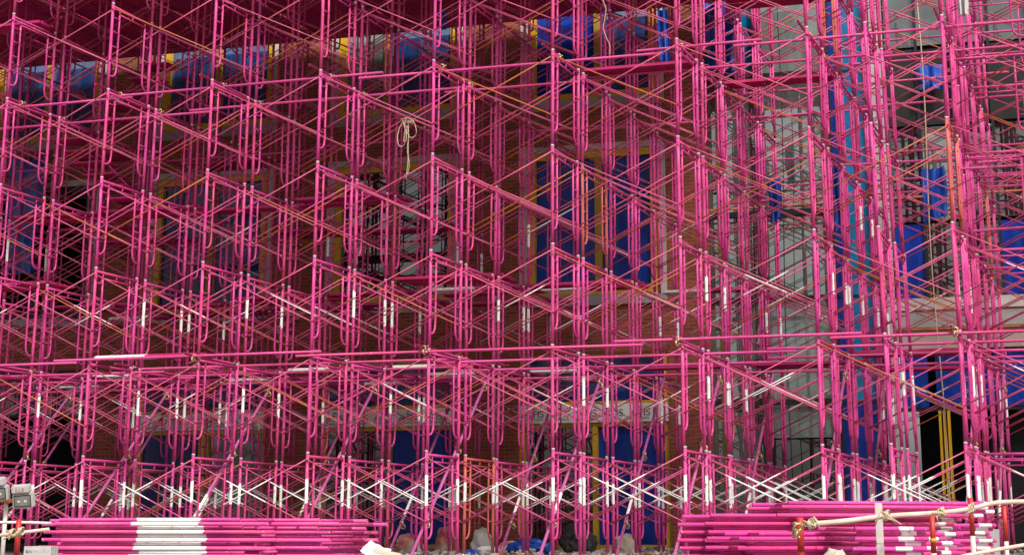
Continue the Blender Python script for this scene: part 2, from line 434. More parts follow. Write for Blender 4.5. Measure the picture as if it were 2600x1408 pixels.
for i in range(-6, 4):
    for r in range(5):
        for face in (0, 1):
            for k in range(7):
                X, Y, Z = i * BAY, r * PITCH + (D + 0.035 if face else -0.035), k * H
                bp = (0.72, 0.34, 0.20, 0.07, 0, 0, 0)[k]
                if r == 0 and face == 0 and k > 0: bp = 0
                ku, kd = ('band' if rnd.random() < bp else ('rust' if rnd.random() < 0.10 else 'plain') for _ in (0, 1))
                if rnd.random() < 0.03 and not (r == 0 and face == 0): continue
                if r == 4 and face == 1 and rnd.random() < 0.25: continue
                if not seen([(X, Y, Z + .45), (X + BAY, Y, Z + .45), (X, Y, Z + H), (X + BAY, Y, Z + H)]): continue
                mt = Matrix.Translation((X, Y, Z + rnd.uniform(-.012, .012))) @ Euler((rnd.uniform(-.01, .01), rnd.uniform(-.006, .006), rnd.uniform(-.006, .006))).to_matrix().to_4x4()
                bc.append((proj((X + 1, Y, Z + .9))[2] + (1.5 if k == 6 else 0), i, r, face, k, ku, kd, mt))
bc.sort(key=lambda c: c[0])
STATS.append('braces %d' % len(bc))
rest = MB()
for n, (dist, i, r, face, k, ku, kd, mt) in enumerate(bc):
    if n >= 300:
        for u, kk in ((1, ku), (0, kd)):
            b2 = MB(); b2.add(RODS[u], Matrix()); b2.mi = [{'plain': 0, 'band': 2, 'rust': 1}[kk]] * len(b2.mi)
            if kk == 'band':   # the white middle of a merged rod is a sleeve of its own faces
                b2.mi = [0] * len(b2.mi)
                z = lambda t: (0.47 + 0.94 * t) if u else (1.41 - 0.94 * t)
                a, e = rnd.uniform(.27, .36), rnd.uniform(.62, .74)
                yo = 0.012 if u else -0.012
                s = MB().tube([(BAY * a, yo, z(a) - .003), (BAY * e, yo, z(e) - .003)], 0.0116, 6); s.mi = [2] * len(s.mi)
                b2.add(s, Matrix())
            rest.add(b2, mt)
        continue
    w = 'white-marked' if 'band' in (ku, kd) else ('rust-streaked' if 'rust' in (ku, kd) else 'plain pink')
    place_brace(ku, kd, mt, f'{w} cross brace, {"wall side" if face else "street side"} of {ROWW[r]}, {LIFT[k]}, {LINE[i]} bay from left', 'cross braces between the scaffold frames')
for i in outer_i:
    for r in range(5):
        for y in (-.035, D + .035):
            for k in range(7):
                for u in (0, 1): rest.add(RODS[u], Matrix.Translation((i * BAY, r * PITCH + y, k * H)))
if rest.v:
    tag(rest.build('cross_braces', [M['brace'], M['brace_rust'], M['jack']]), 'thin pink cross braces crowded behind the nearer scaffold rows', 'scaffold', kind='stuff')

# ------------------------------------------------------------------ base jacks and sole boards
jackm = None
for i in range(-6, 4):
    for r in range(5):
        for e, y in enumerate((0, D)):
            X, Y = i * BAY, r * PITCH + y
            q = proj((X, Y, 0))
            if q is None or not (-20 < q[0] < 2620) or q[0] < 880 or (1745 < q[0] < 2480): continue
            if jackm is None:
                b = MB().tube([(0, 0, 0.006), (0, 0, 0.055)], 0.019, 8).bevel_box(-.065, .065, -.065, .065, 0, .008, .002)
                b.tube([(0, 0, 0.03), (0, 0, 0.045)], 0.034, 8)
                o = b.build('base_jack', M['jack']); jackm = o
            else: o = copy_tree(jackm)
            o.location = (X, Y, GZ + 0.002)
            tag(o, f'white base jack, {"wall" if e else "street"} foot of {ROWW[r]} frame, {LINE[i]} post line from left', 'base jack', 'base jacks under the scaffold')

# ------------------------------------------------------------------ deck planks
def plank_mb():
    W = 0.40
    b = MB()
    t = 0.002
    b.box(0.02, BAY - 0.02, 0, W, 0.042, 0.045)
    b.box(0.02, BAY - 0.02, 0, .004, 0, 0.042); b.box(0.02, BAY - 0.02, W - .004, W, 0, 0.042)
    for y in (0.1, 0.2, 0.3): b.box(0.03, BAY - 0.03, y - .012, y + .012, 0.012, 0.042)
    for x in (0.02, 0.66, 1.32, BAY - 0.05): b.box(x, x + .03, .004, W - .004, 0.002, 0.0415)
    for y in (0.05, W - 0.05):
        for x, s in ((0.02, -1), (BAY - 0.02, 1)):
            b.tube([(x, y, 0.02), (x + s * 0.045, y, 0.03), (x + s * 0.06, y, 0.0)], 0.011, 6)
    return b
PM = plank_mb()
plank_me = {'plain': PM.mesh('deck_plank', [M['plank']]), 'white': PM.mesh('deck_plank', [M['plank_white']])}
def place_plank(i, y, z, label, kind='plain', group='deck planks lying across the scaffold', yaw=0.0):
    o = bpy.data.objects.new('deck_plank', plank_me[kind]); COL.objects.link(o)
    o.location = (i * BAY, y, z); o.rotation_euler = (random.uniform(-.01, .01), random.uniform(-.004, .004), yaw)
    return tag(o, label, 'deck plank', group)
# top deck
hidden_deck = MB()
rnd = random.Random(5)
npl = 0
for i in range(-12, 1):
    for c in range(20):  # last board row by the wall is added to darken the upper facade
        y = 0.02 + c * 0.41
        rnd.random()
        z = 7 * H - 0.01 + rnd.uniform(0, .012)
        pts = [(i * BAY, y, z), ((i + 1) * BAY, y, z), (i * BAY, y + .4, z), ((i + 1) * BAY, y + .4, z)]
        if i < -7 or not seen(pts):
            hidden_deck.add(PM, Matrix.Translation((i * BAY, y, z))); continue
        place_plank(i, y, z, f'dark pink plank of the top deck, {ORD[c]} board from street, {ORD[i + 7]} bay from left')
        npl += 1
tag(hidden_deck.build('deck_planks', M['plank']), 'pink top deck planks nearest the street, high overhead', 'deck', kind='stuff')
LV = {2: 'second lift', 3: 'third lift', 4: 'fourth lift', 5: 'fifth lift', 6: 'sixth lift'}
def deck(k, i, y, white=False, n=1):
    for q in range(n):
        yy = y + q * 0.43
        rr = min(4, int((yy + .05) / PITCH)); inside = yy - rr * PITCH
        pos = 'street edge' if inside < .4 else ('middle' if inside < .8 else 'wall edge')
        place_plank(i, yy, k * H + 0.0 + 0.03, f'{"half white" if white and q == 0 else "pink steel"} plank on {LV[k]}, {pos} of {ROWW[rr]}, {ORD[i + 6] if i < 5 else "last"} bay from left', 'white' if white and q == 0 else 'plain')
rnd = random.Random(8)
for i in range(-6, 0):
    for y in (3.15, 4.70, 5.13, 6.25, 6.9):
        if rnd.random() < .22: continue
        deck(2, i, y, rnd.random() < .35)
    for y in (4.70, 5.3, 6.25, 6.75):
        if rnd.random() < .25: continue
        deck(3, i, y, rnd.random() < .3)
for i in range(-6, -2):
    for y in (3.15, 3.65, 6.25, 6.75):
        if rnd.random() < .15: continue
        deck(4, i, y)
deck(3, -2, 3.15, n=2); deck(3, -6, 1.57, n=2); deck(4, -6, 4.7); deck(2, -4, 0.12, True); deck(2, 2, 3.15, n=2); deck(2, 1, 4.7, n=2)
deck(2, 0, 4.7); deck(3, 0, 6.3, True); deck(2, 2, 6.25)
deck(5, 1, 3.12, n=1); deck(6, 1, 3.12, n=2); deck(5, 0, 1.57, n=1); deck(6, -6, 0.75, n=1); deck(6, 2, 3.12); deck(5, -6, 4.7, n=2)
deck(5, -5, 6.25, n=2)

# ------------------------------------------------------------------ loose pipes, couplers and rakers
def pipe(p0, p1, label, mat='pipe', r=0.022, cat='pipe', group='tie pipes clamped to the scaffold', name='steel_pipe'):
    p0, p1 = Vector(p0), Vector(p1); d = p1 - p0
    o = MB().tube([(0, 0, 0), (d.length * .5, 0, 0), (d.length, 0, 0)], r, 10, hollow=0.82).build(name, M[mat])
    o.matrix_world = Matrix.Translation(p0) @ d.to_track_quat('X', 'Z').to_matrix().to_4x4()
    return tag(o, label, cat, group)
def coupler_mb():
    b = MB()
    for s, ax in ((-1, 0), (1, 1)):
        ring = []
        for g in range(9):
            a = math.pi * 2 * g / 8
            p = (0, 0.036 * math.cos(a), 0.036 * math.sin(a)) if ax == 0 else (0.036 * math.cos(a), 0, 0.036 * math.sin(a))
            ring.append((p[0], p[1], p[2] + s * 0.03))
        b.tube(ring, 0.013, 6)
    b.bevel_box(-.03, .03, -.03, .03, -.012, .012, .004)
    b.tube([(0.045, -.03, -.045), (0.045, .055, -.045)], 0.009, 6).tube([(-.03, .046, .045), (.06, .046, .045)], 0.009, 6)
    b.tube([(0.045, .035, -.045), (0.045, .05, -.045)], 0.016, 6).tube([(.045, .046, .045), (.06, .046, .045)], 0.016, 6)
    return b
coup = None
def coupler(p, label, rz=0.0):
    global coup
    if coup is None: coup = o = coupler_mb().build('pipe_coupler', M['brass'])
    else: o = copy_tree(coup)
    o.location = p; o.rotation_euler = (random.uniform(-.3, .3), random.uniform(-.3, .3), rz + random.uniform(-.4, .4))
    return tag(o, label, 'coupler', 'brass couplers on the pipes')

runs = [('second lift level, street face', -0.055, 2 * H - .055, [-13.2, -8.4, -4.0, 1.2, 4.4, 9.5]),
        ('second lift level, behind the front row', D + 0.06, 2 * H - .09, [-13.0, -7.6, -2.1, 3.2, 9.2]),
        ('second lift level, behind the second row', PITCH + D + .06, 2 * H - .08, [-13.4, -7.9, -2.6, 2.9, 9.0]),
        ('second lift level, behind the third row', 2 * PITCH + D + .06, 2 * H - .1, [-13.4, -8.4, -3.0, 3.6, 8.6]),
        ('fifth lift level, inside the front row', 0.47, 5 * H - .07, [-13.1, -8.0, -3.3, 1.45, 3.0, 9.2]),
        ('fifth lift level, inside the second row', 1.80, 5 * H - .075, [-13.3, -7.2, -2.3, 0.2, 4.8, 9.0]),
        ('fifth lift level, inside the fourth row', 5.3, 5 * H - .075, [-13.3, -6.2, -1.0, 4.2, 8.5])]
for nm, y, z, xs in runs:
    for n, (a, b) in enumerate(zip(xs, xs[1:])):
        up = 0.052 if n % 2 else 0.0
        pipe((a - 0.22, y, z + up), (b + 0.22, y + random.uniform(-.02, .02), z + up + random.uniform(-.02, .02)), f'long pink pipe along {nm}, {ORD[n]} length from left')
for i in range(-6, 4):
    X = i * BAY - 0.06
    pipe((X - .01, -0.27, 5 * H + 0.02), (X + .02, 3.3, 5 * H - .02), f'pink tie pipe running into the scaffold at fifth lift, {LINE[i]} post line')
    for c, y in enumerate((0.47, 1.80)):
        coupler((X, y, 5 * H - 0.02), f'brass coupler on fifth lift tie pipe, {ORD[c]} from street, {LINE[i]} post line')
    y0 = -.3 if i % 2 else 0.9
    pipe((X - .03, y0, 2 * H + .02), (X + .03, y0 + 2.6, 2 * H - .03), f'pink tie pipe running into the scaffold at second lift, {LINE[i]} post line')
    for c, y in enumerate((-0.055, D + .06, PITCH + D + .06)):
        if y < y0 or y > y0 + 2.6: continue
        coupler((X, y, 2 * H - .03), f'brass coupler on second lift tie pipe, {ORD[c]} from street, {LINE[i]} post line')
    # rakers: two per post line
    for q, (ya, yb) in enumerate(((-0.42, 3.0), (3.0, 6.15))):
        za, zb = GZ + 0.01, 2 * H + 0.05
        xx = i * BAY + (0.075 if q else -0.075)
        o = pipe((xx, ya, za), (xx + .03, yb, zb), f'slanting purple raker pipe, {"deeper" if q else "street side"} one of {LINE[i]} post line', 'pipe_purple_band' if (q or i % 3 == 0) else 'pipe_purple', 0.0245, 'raker pipe', 'slanting raker pipes', 'raker_pipe')
        for c, t in enumerate((0.16, 0.52, 0.86)):
            p = Vector((xx, ya, za)).lerp(Vector((xx, yb, zb)), t)
            coupler((p.x + .05, p.y, p.z), f'brass coupler on {"deeper" if q else "street side"} raker, {ORD[c]} from ground, {LINE[i]} post line', 1.57)
for n, (x0, x1, y, z, mt) in enumerate(((0.45, 6.6, 7.75, 6.35, 'pipe_rust'), (0.6, 6.8, 7.7, 6.75, 'pipe'), (1.3, 6.6, 7.7, 7.25, 'pipe'), (1.4, 7.0, 6.0, 6.15, 'pipe'), (-1.0, 6.4, 7.72, 8.6, 'pipe'), (2.9, 7.2, 6.1, 9.0, 'pipe'), (3.4, 7.4, 4.6, 8.2, 'pipe'), (3.6, 7.4, 3.0, 6.1, 'pipe'), (5.9, 7.6, 1.4, 5.6, 'pipe'), (5.9, 7.6, 1.4, 7.3, 'pipe'), (5.9, 7.6, 2.95, 4.9, 'pipe'), (5.9, 7.5, 4.5, 6.3, 'pipe'))):
    pipe((x0, y, z), (x1, y, z + random.uniform(-.05, .05)), f'{"rusty orange" if mt == "pipe_rust" else "thin pink"} rail pipe before the glass hall, {ORD[n]} of the loose rails', mt, 0.02, group='loose rails at the right end')

# ------------------------------------------------------------------ site stair at upper left
st = empty('scaffold_stair', (-9.6, 3.2, 4 * H + .1))
for q in range(2):
    for x in (0, 0.55):
        MB().tube([(x, q * .0, q * 1.5), (x - 1.5 if q == 0 else x - 1.5 + 1.5 * 0, .0, q * 1.5 + 1.45)] if q == 0 else [(x - 1.5, .7, 1.5), (x + 0.1, .7, 3.0)], 0.024, 8).build('stringer', M['pink'], st)
    for n in range(6):
        t = (n + .5) / 6
        if q == 0: MB().bevel_box(-1.5 * t - .02, -1.5 * t + .6, -.32, .32, 1.45 * t, 1.45 * t + .03, .006).build('tread', M['plank'], st)
        else: MB().bevel_box(-1.5 + 1.6 * t - .02, -1.5 + 1.6 * t + .6, .42, 1.0, 1.5 + 1.5 * t, 1.53 + 1.5 * t, .006).build('tread', M['plank'], st)
tag(st, 'pink steel stair with flat treads climbing inside the upper left scaffold', 'stair')

# ------------------------------------------------------------------ ground
MB().box(-400, 400, -300, 400, GZ - 1.0, GZ).build('ground', M['ground'])['kind'] = 'structure'

# ------------------------------------------------------------------ building
YF = 8.4
bld = tag(empty('building', (-6, YF, GZ)), 'red brick building with yellow window frames and a glass hall behind the scaffold', 'building')
def part(mb, name, mat, parent=None):
    o = mb.build(name, mat); p = parent or bld
    o.parent = p; o.matrix_parent_inverse = p.matrix_world.inverted() if False else Matrix.Translation(-Vector(abs_loc(p)))
    return o
def abs_loc(o):
    l = Vector(o.location)
    return l
CX = [-19.35, -15.0, -10.62, -6.3, -1.96]
HW = 1.54
ZW = [(GZ, 3.76), (4.70, 7.98), (8.72, 11.9)]
b = MB()
edges = [-22.5] + sum(([c - HW, c + HW] for c in CX), []) + [0.36]
for a, e in zip(edges[0::2], edges[1::2]): b.box(a, e, YF, YF + .45, GZ, 13.2)
for c in CX:
    for z0, z1 in ((3.76, 4.70), (7.98, 8.72), (11.9, 13.2)): b.box(c - HW, c + HW, YF + .003, YF + .45, z0, z1)
part(b, 'brick_wall', M['brick'])
# dark rooms behind open bays, ceiling slabs
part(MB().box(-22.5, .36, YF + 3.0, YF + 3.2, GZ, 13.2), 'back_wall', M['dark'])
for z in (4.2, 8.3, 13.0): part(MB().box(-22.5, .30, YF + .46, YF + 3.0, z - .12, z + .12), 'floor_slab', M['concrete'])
def win_empty(name, c, z):
    o = empty(name, (c, YF, z)); o.parent = bld; o.matrix_parent_inverse = Matrix.Translation(-Vector((-6, YF, GZ)))
    return o
def sub(mb, name, mat, par, c, z):
    o = mb.build(name, mat, par); return o
def window(c, z0, z1, panes, opening=False, mid=0.0, fm='yellow', mm='yellow_dull'):
    w = win_empty('window', c, z0)
    hh = z1 - z0
    s = MB()
    for a, e in ((-HW, -HW + .17), (HW - .17, HW)): s.box(a, e, -.012, .40, .22, hh)
    s.box(-HW + .17, HW - .17, -.012, .40, hh - .13, hh); s.build('surround', M['stone'], w)
    MB().box(-HW, HW, -.06, .42, 0, .21).build('sill', M['concrete'], w)
    f = MB(); o = HW - .175; t = .15
    f.box(-o, -o + t, .02, .20, .215, hh - .135); f.box(o - t, o, .02, .20, .215, hh - .135)
    f.box(-o + t, o - t, .02, .20, .215, .215 + t * .9); f.box(-o + t, o - t, .02, .20, hh - .135 - t, hh - .135)
    f.build('frame', M[fm], w)
    MB().box(mid - .07, mid + .07, .035, .18, .215 + t * .9, hh - .135 - t).build('mullion', M[mm], w)
    zb, zt = .215 + t * .9, hh - .135 - t
    for (a, e), m in zip(((-o + t, mid - .07), (mid + .07, o - t)), panes):
        if m is None: continue
        MB().box(a, e, .12, .14, zb, zt).build('pane', M[m], w, rot=(random.uniform(-.004, .004), 0, 0))
    return w
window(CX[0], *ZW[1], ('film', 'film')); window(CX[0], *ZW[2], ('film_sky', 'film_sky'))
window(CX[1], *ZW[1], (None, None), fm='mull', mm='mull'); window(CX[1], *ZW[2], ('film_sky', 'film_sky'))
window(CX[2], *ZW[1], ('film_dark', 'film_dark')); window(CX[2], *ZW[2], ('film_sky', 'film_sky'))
window(CX[3], *ZW[1], ('glass_dark', 'glass_dark')); window(CX[3], *ZW[2], ('glass_pale', 'film_sky'), mid=-.25)
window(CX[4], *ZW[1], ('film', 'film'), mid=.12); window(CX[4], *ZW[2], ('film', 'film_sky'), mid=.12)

def text(body, size, mat, parent, loc, ext=.002, rot=(math.pi / 2, 0, 0), name='lettering', sx=1.0):
    cu = bpy.data.curves.new(name, 'FONT'); cu.body = body; cu.size = size; cu.extrude = ext; cu.materials.append(M[mat])
    tmp = bpy.data.objects.new(name, cu); COL.objects.link(tmp); bpy.context.view_layer.update()
    me = bpy.data.meshes.new_from_object(tmp.evaluated_get(bpy.context.evaluated_depsgraph_get())); bpy.data.objects.remove(tmp)
    o = bpy.data.objects.new(name, me); COL.objects.link(o); o.parent = parent; o.location = loc; o.rotation_euler = rot; o.scale = (sx, 1, 1)
    return o
def shopfront(c, doors, transom, mid, thick=.06, sign=True, fm='yellow'):
    w = win_empty('entrance', c, GZ)
    o = HW; hh = 3.76 - GZ
    f = MB()
    f.box(-o, -o + .11, .06, .24, 0, hh); f.box(o - .11, o, .06, .24, 0, hh)
    f.box(-o + .11, o - .11, .06, .24, hh - .09, hh); f.box(-o + .11, o - .11, .06, .24, 0.02, .17)
    f.box(-o + .11, o - .11, .065, .235, 2.40, 2.47); f.box(-o + .11, o - .11, .065, .235, 2.83, 2.89)
    f.build('frame', M[fm], w)
    MB().box(mid - thick, mid + thick, .05, .23, .17, 2.40).build('mullion', M[fm], w)
    for (a, e), m in zip(((-o + .11, mid - thick), (mid + thick, o - .11)), doors):
        if m: MB().box(a, e, .14, .16, .17, 2.40).build('pane', M[m], w)
    MB().box(-o + .11, o - .11, .14, .16, 2.89, hh - .09).build('pane', M[transom], w)
    if sign:
        s = empty('lintel_panel'); s.parent = w
        MB().bevel_box(-o + .02, o - .02, .0, .05, 2.475, 2.825, .006).build('board', M['signpaper'], s)
        x = -o + .12
        while x < o - .62:
            text('ATIS', .19, 'ink', s, (x, -.002, 2.592), sx=1.08)
            text('COMPOSITE', .058, 'ink', s, (x, -.002, 2.525), name='caption', sx=1.2)
            bz = MB(); bz.tube([(x + .16, -.002, 2.735), (x + .20, -.002, 2.775), (x + .27, -.002, 2.76)], .012, 6, taper=[.004, .014, .003]); bz.build('emblem', M['ink'], s)
            x += .545
    return w
shopfront(CX[2], ('film_dark', 'glass_pale'), 'film_dark', .06, .11)
shopfront(CX[3], ('glass_dark', 'film'), 'film_dark', 0.0, .04)
shopfront(CX[4], ('glass_dark', 'film'), 'film_dark', 0.02, .05)
shopfront(CX[1], (None, None), 'glass_dark', 0.1, .05, False, 'mull')

# glass hall to the right of the brick wall
gh = win_empty('glass_hall', 2.0, GZ)
ox, oz = 2.0, GZ
def g(x0, x1, y0, y1, z0, z1, name, mat, rot=None):
    return MB().box(x0 - ox, x1 - ox, y0 - YF, y1 - YF, z0 - oz, z1 - oz).build(name, M[mat], gh, rot=rot)
zs = [0.1, 2.75, 4.72, 6.42, 9.2, 12.8]
for a, e in zip(zs, zs[1:]):
    for n, (x0, x1) in enumerate(((0.37, 1.34), (1.52, 2.80))):
        if a < 1 and n == 1:
            g(x0, x1, 8.80, 8.82, 2.08, e - .05, 'pane', 'glass_pale'); g(x0, x1, 8.80, 8.82, a, 2.05, 'pane', 'glass_dark'); continue
        m = 'glass_sky'
        if a == 9.2: m = 'glass_pale' if n else 'cyan'
        if n == 0 and a < 9: m = 'glass_sky'
        if a == 2.75: m = 'glass_pale' if n else 'glass_sky'
        g(x0, x1, 8.80, 8.82, a + .05, e - .05, 'pane', m, rot=(random.uniform(-.003, .003), 0, random.uniform(-.002, .002)))
for z in zs[1:-1]: g(0.37, 2.88, 8.72, 8.84, z - .05, z + .05, 'transom', 'mull')
g(1.345, 1.515, 8.66, 8.86, GZ, 12.8, 'mullion', 'mull'); g(2.805, 2.88, 8.66, 8.86, GZ, 12.8, 'mullion', 'mull')
g(0.56, 0.70, 8.66, 8.79, GZ, 12.8, 'mullion', 'olive_strip')  # solid strip standing in for an olive reflection in the glass
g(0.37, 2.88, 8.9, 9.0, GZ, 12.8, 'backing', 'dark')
for a, e, mats in ((GZ, 2.70, ('film', 'film', 'film')), (2.75, 4.70, ('film', 'cyan', 'film')), (4.75, 9.15, ('film', 'cyan', 'film')), (9.2, 12.8, ('film', 'cyan', 'cyan'))):
    for (x0, x1), m in zip(((2.885, 3.14), (3.145, 3.60), (3.605, 3.74)), mats):
        g(x0, x1, 8.76, 8.80, a, e, 'pane', m)
for z in (2.725, 4.725, 9.175): g(2.885, 3.74, 8.745, 8.80, z - .024, z + .024, 'transom', 'mull')
g(3.745, 3.90, 8.45, 9.3, GZ, 12.8, 'column', 'stone')
# recessed bay beyond
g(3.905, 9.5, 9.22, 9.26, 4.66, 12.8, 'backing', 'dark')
xs = [3.905, 4.55, 5.22, 5.4, 5.95, 6.7, 7.6, 9.4]
for n, (a, e) in enumerate(zip(xs, xs[1:])):
    for q, (z0, z1) in enumerate(((4.66, 6.1), (6.16, 8.0), (8.06, 9.6), (9.66, 12.8))):
        m = 'glass_dark'
        if q == 3: m = 'grey_glass'
        if q == 2: m = 'glass_black'
        if n in (4, 5) and q == 0: m = 'film'
        if n == 0 and q == 0: m = 'film'
        if n == 1 and q == 1: m = 'glass_sky'
        g(a + .03, e - .03, 9.16, 9.18, z0, z1, 'pane', m, rot=(random.uniform(-.004, .004), 0, random.uniform(-.002, .002)))
for x in xs[1:-1]: g(x - .03, x + .03, 9.10, 9.2, 4.66, 12.8, 'mullion', 'mull')
g(3.905, 9.5, 8.98, 9.3, 4.10, 4.40, 'spandrel', 'concrete'); g(3.905, 9.5, 8.95, 9.3, 4.43, 4.65, 'spandrel', 'stone')
g(3.905, 9.5, 8.99, 9.3, 4.40, 4.43, 'trim', 'orange'); g(3.905, 9.5, 8.99, 9.3, 4.06, 4.10, 'trim', 'orange')
g(3.905, 9.5, 9.05, 9.3, 3.70, 4.06, 'panel', 'beige')
for a, e in ((3.95, 4.45), (4.6, 5.25), (5.3, 6.4), (6.45, 9.4)): g(a, e, 9.14, 9.17, 2.62, 3.68, 'pane', 'film')
g(3.905, 9.5, 9.16, 9.3, 2.55, 2.62, 'transom', 'mull')
for x in (4.62, 4.70, 4.78): g(x, x + .045, 9.05, 9.15, GZ, 2.55, 'door_frame', 'yellow')
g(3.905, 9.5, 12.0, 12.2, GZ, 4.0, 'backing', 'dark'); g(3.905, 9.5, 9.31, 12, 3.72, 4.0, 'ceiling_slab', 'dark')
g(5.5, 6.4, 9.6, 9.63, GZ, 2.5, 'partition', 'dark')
# drain pipe on the brick pier
tag(MB().tube([(-4.0, 8.33, GZ), (-4.0, 8.33, 7.0), (-4.0, 8.33, 12.5)], .035, 10).build('drain_pipe', M['stone']), 'dusty pale drain pipe fixed to the brick pier between two windows', 'drain pipe')

# ------------------------------------------------------------------ sheets, bags, ropes
def sack(loc, size, mat, label, cat, seed, rot=(0, 0, 0), name='sack', sub_=3, amp=.20):
    bm = bmesh.new(); bmesh.ops.create_icosphere(bm, subdivisions=sub_ + 1, radius=1)
    crumple(bm, amp * 1.25, 1.3, seed); crumple(bm, amp * .5, 3.6, seed + 5); crumple(bm, amp * .2, 9, seed + 9)
    zmin = -0.62
    for v in bm.verts:
        v.co.z = max(v.co.z, zmin)
        v.co = Vector((v.co.x * size[0], v.co.y * size[1], (v.co.z - zmin) * size[2] / 1.6))
    mb = MB(); mb.bm(bm, 0, None, True)
    o = mb.build(name, M[mat], None, loc, rot)
    return tag(o, label, cat)
def at(u, v, Y=None, z=None, d=None):
    dr = CROT @ Vector(((u - PX) / FPX, -(v - PY) / FPX, -1.0))
    if Y is not None: t = (Y - CAM.y) / dr.y
    elif z is not None: t = (z - CAM.z) / dr.z
    else: t = d
    return CAM + dr * t
def gx(u, Y): p = at(u, 1380, Y=Y); return (p.x, Y, GZ)
sack(gx(1038, 6.0), (.26, .2, .36), 'red_bag', 'red and white paper sack slumped against the blue door', 'sack', 1, (0, .12, .3))
sack(gx(1128, 6.6), (.22, .18, .50), 'red_bag', 'tall white sack with red print beside the brick pier', 'sack', 2, (0, .15, 0))
sack(gx(1222, 6.6), (.22, .2, .46), 'white_bag', 'white woven sack standing in rubble before the brick pier', 'sack', 3)
sack(gx(1238, 5.2), (.24, .2, .16), 'white_bag', 'small white sack lying flat in the rubble', 'sack', 12)
sack(gx(1290, 5.6), (.22, .2, .24), 'red_bag', 'torn red sack low in rubble beside blue sheet', 'sack', 4)
sack(gx(1470, 6.8), (.34, .25, .40), 'grey_bag', 'dark grey crumpled plastic heap by the yellow door frame', 'plastic heap', 5, amp=.3)
sack(gx(1588, 6.2), (.20, .18, .38), 'beige_bag', 'beige sack leaning before the right blue door', 'sack', 6)
sack(gx(1345, 5.4), (.40, .28, .26), 'tarp', 'bright blue plastic sheet crumpled in the rubble', 'plastic sheet', 7, amp=.32, name='plastic_sheet')
sack(gx(1198, 5.0), (.20, .2, .10), 'tarp', 'small blue plastic scrap lying flat beside white sack', 'plastic sheet', 8, amp=.3, name='plastic_sheet')
def sheet(p, w, h, mat, label, seed, thick=.012, amp=.09, name='plastic_sheet', cat='plastic sheet', rz=0.0, rx=0.0, ry=0.0, wave=.06):
    bm = bmesh.new(); bmesh.ops.create_grid(bm, x_segments=14, y_segments=18, size=.5)
    for v in bm.verts:
        x, z = v.co.x, v.co.y
        ww = w * (1 - .35 * (0.5 - z) * abs(noise.noise(Vector((seed, z * 2, 0)))) * 2)
        v.co = Vector((x * ww, 0, z * h))
        n1 = noise.noise_vector(Vector((x * 3 * w + seed, z * 1.6 * h, seed))) 
        v.co += Vector((n1.x * amp * .5, n1.y * amp + wave * math.sin(x * 14 + seed), n1.z * amp * .7))
    bmesh.ops.solidify(bm, geom=bm.faces[:], thickness=thick)
    mb = MB(); mb.bm(bm, 0, None, True)
    return tag(mb.build(name, M[mat], None, p, (rx, ry, rz)), label, cat)
sheet(at(1835, 95, Y=8.3), .72, 1.5, 'tarp', 'blue plastic sheet billowing over the top left of the glass hall', 1.0, amp=.14)
sheet(at(1968, 510, Y=5.2), .26, .72, 'tarp', 'blue plastic rag caught on the scaffold before pale glass', 2.0, amp=.12)
sheet(at(1685, 95, Y=3.2), .2, .95, 'tarp', 'blue plastic strip hanging beside the upper right brick pier', 3.0, amp=.12)
sheet(at(2133, 490, Y=5.0), .2, 1.4, 'tarp', 'long blue plastic strip hanging before the cyan wall', 4.0, amp=.1)
sheet(at(2370, 490, Y=5.6), .42, .95, 'tarp', 'blue plastic sheet draped low at the dark glass bay', 5.0, amp=.16, rz=.3)
sheet(at(1128, 50, Y=4.0), .14, .32, 'tarp', 'tiny blue plastic scrap under the top deck', 6.0)
sheet(at(950, 8, Y=6.2), .5, .25, 'tarp', 'blue plastic scrap lying through a gap of the top deck', 7.0)
sheet(at(2362, 195, Y=8.9), .62, .5, 'tarp', 'flat blue sheet stuck to upper dark glass', 9.0, amp=.03)
sheet(at(60, 545, Y=7.9), 1.0, 2.6, 'tarp', 'large dark blue sheet hung over the far left window', 10.0, amp=.08)
sheet(at(2443, 12, Y=0.9), .16, .36, 'clear', 'milky plastic bag wrapped on post at upper right', 8.0, amp=.07, cat='plastic bag', name='plastic_bag')
def cord(pts, r, mat, label, name='rope', cat='rope', res=4):
    sm = []
    P_ = [Vector(p) for p in pts]
    for a in range(len(P_) - 1):
        p0, p1, p2, p3 = P_[max(a - 1, 0)], P_[a], P_[a + 1], P_[min(a + 2, len(P_) - 1)]
        for q in range(res):
            t = q / res
            sm.append(0.5 * (2 * p1 + (p2 - p0) * t + (2 * p0 - 5 * p1 + 4 * p2 - p3) * t * t + (3 * p1 - p0 - 3 * p2 + p3) * t ** 3))
    sm.append(P_[-1])
    mb = MB().tube(sm, r, 6)
    return mb, sm
rope = MB()
base = at(1032, 306, Y=0.9)
o3 = lambda x, z, y=0: base + Vector((x, y, z))
for pts in ([(.0, .02), (-.10, -.05), (-.16, -.25), (-.14, -.40), (-.06, -.42), (.0, -.33), (.02, -.1)], [(.0, .0), (.12, -.03), (.19, -.18), (.16, -.26), (.08, -.30), (.02, -.2)],
            [(-.06, .0), (-.02, -.12), (.02, -.3), (-.03, -.36), (-.02, -.15)], [(.02, .0), (.05, -.2), (.03, -.45), (.05, -.7), (.03, -.85), (.00, -.97), (.06, -.75), (.03, -.5), (.06, -.25)],
            [(-.1, .02), (.0, .04), (.1, .0), (.13, -.06), (.02, -.02), (-.08, -.04)], [(.0, .04), (-.03, -.08), (.03, -.12), (.0, -.2)]):
    m_, _ = cord([o3(x, z, random.uniform(-.03, .03)) for x, z in pts], .0085, 'rope', '')
    rope.add(m_, Matrix())
tag(rope.build('rope', M['rope']), 'beige rope bundle looped over a pipe and hanging down', 'rope')
top, bot = at(2325, -30, Y=4.4), at(2412, 1320, Y=4.4)
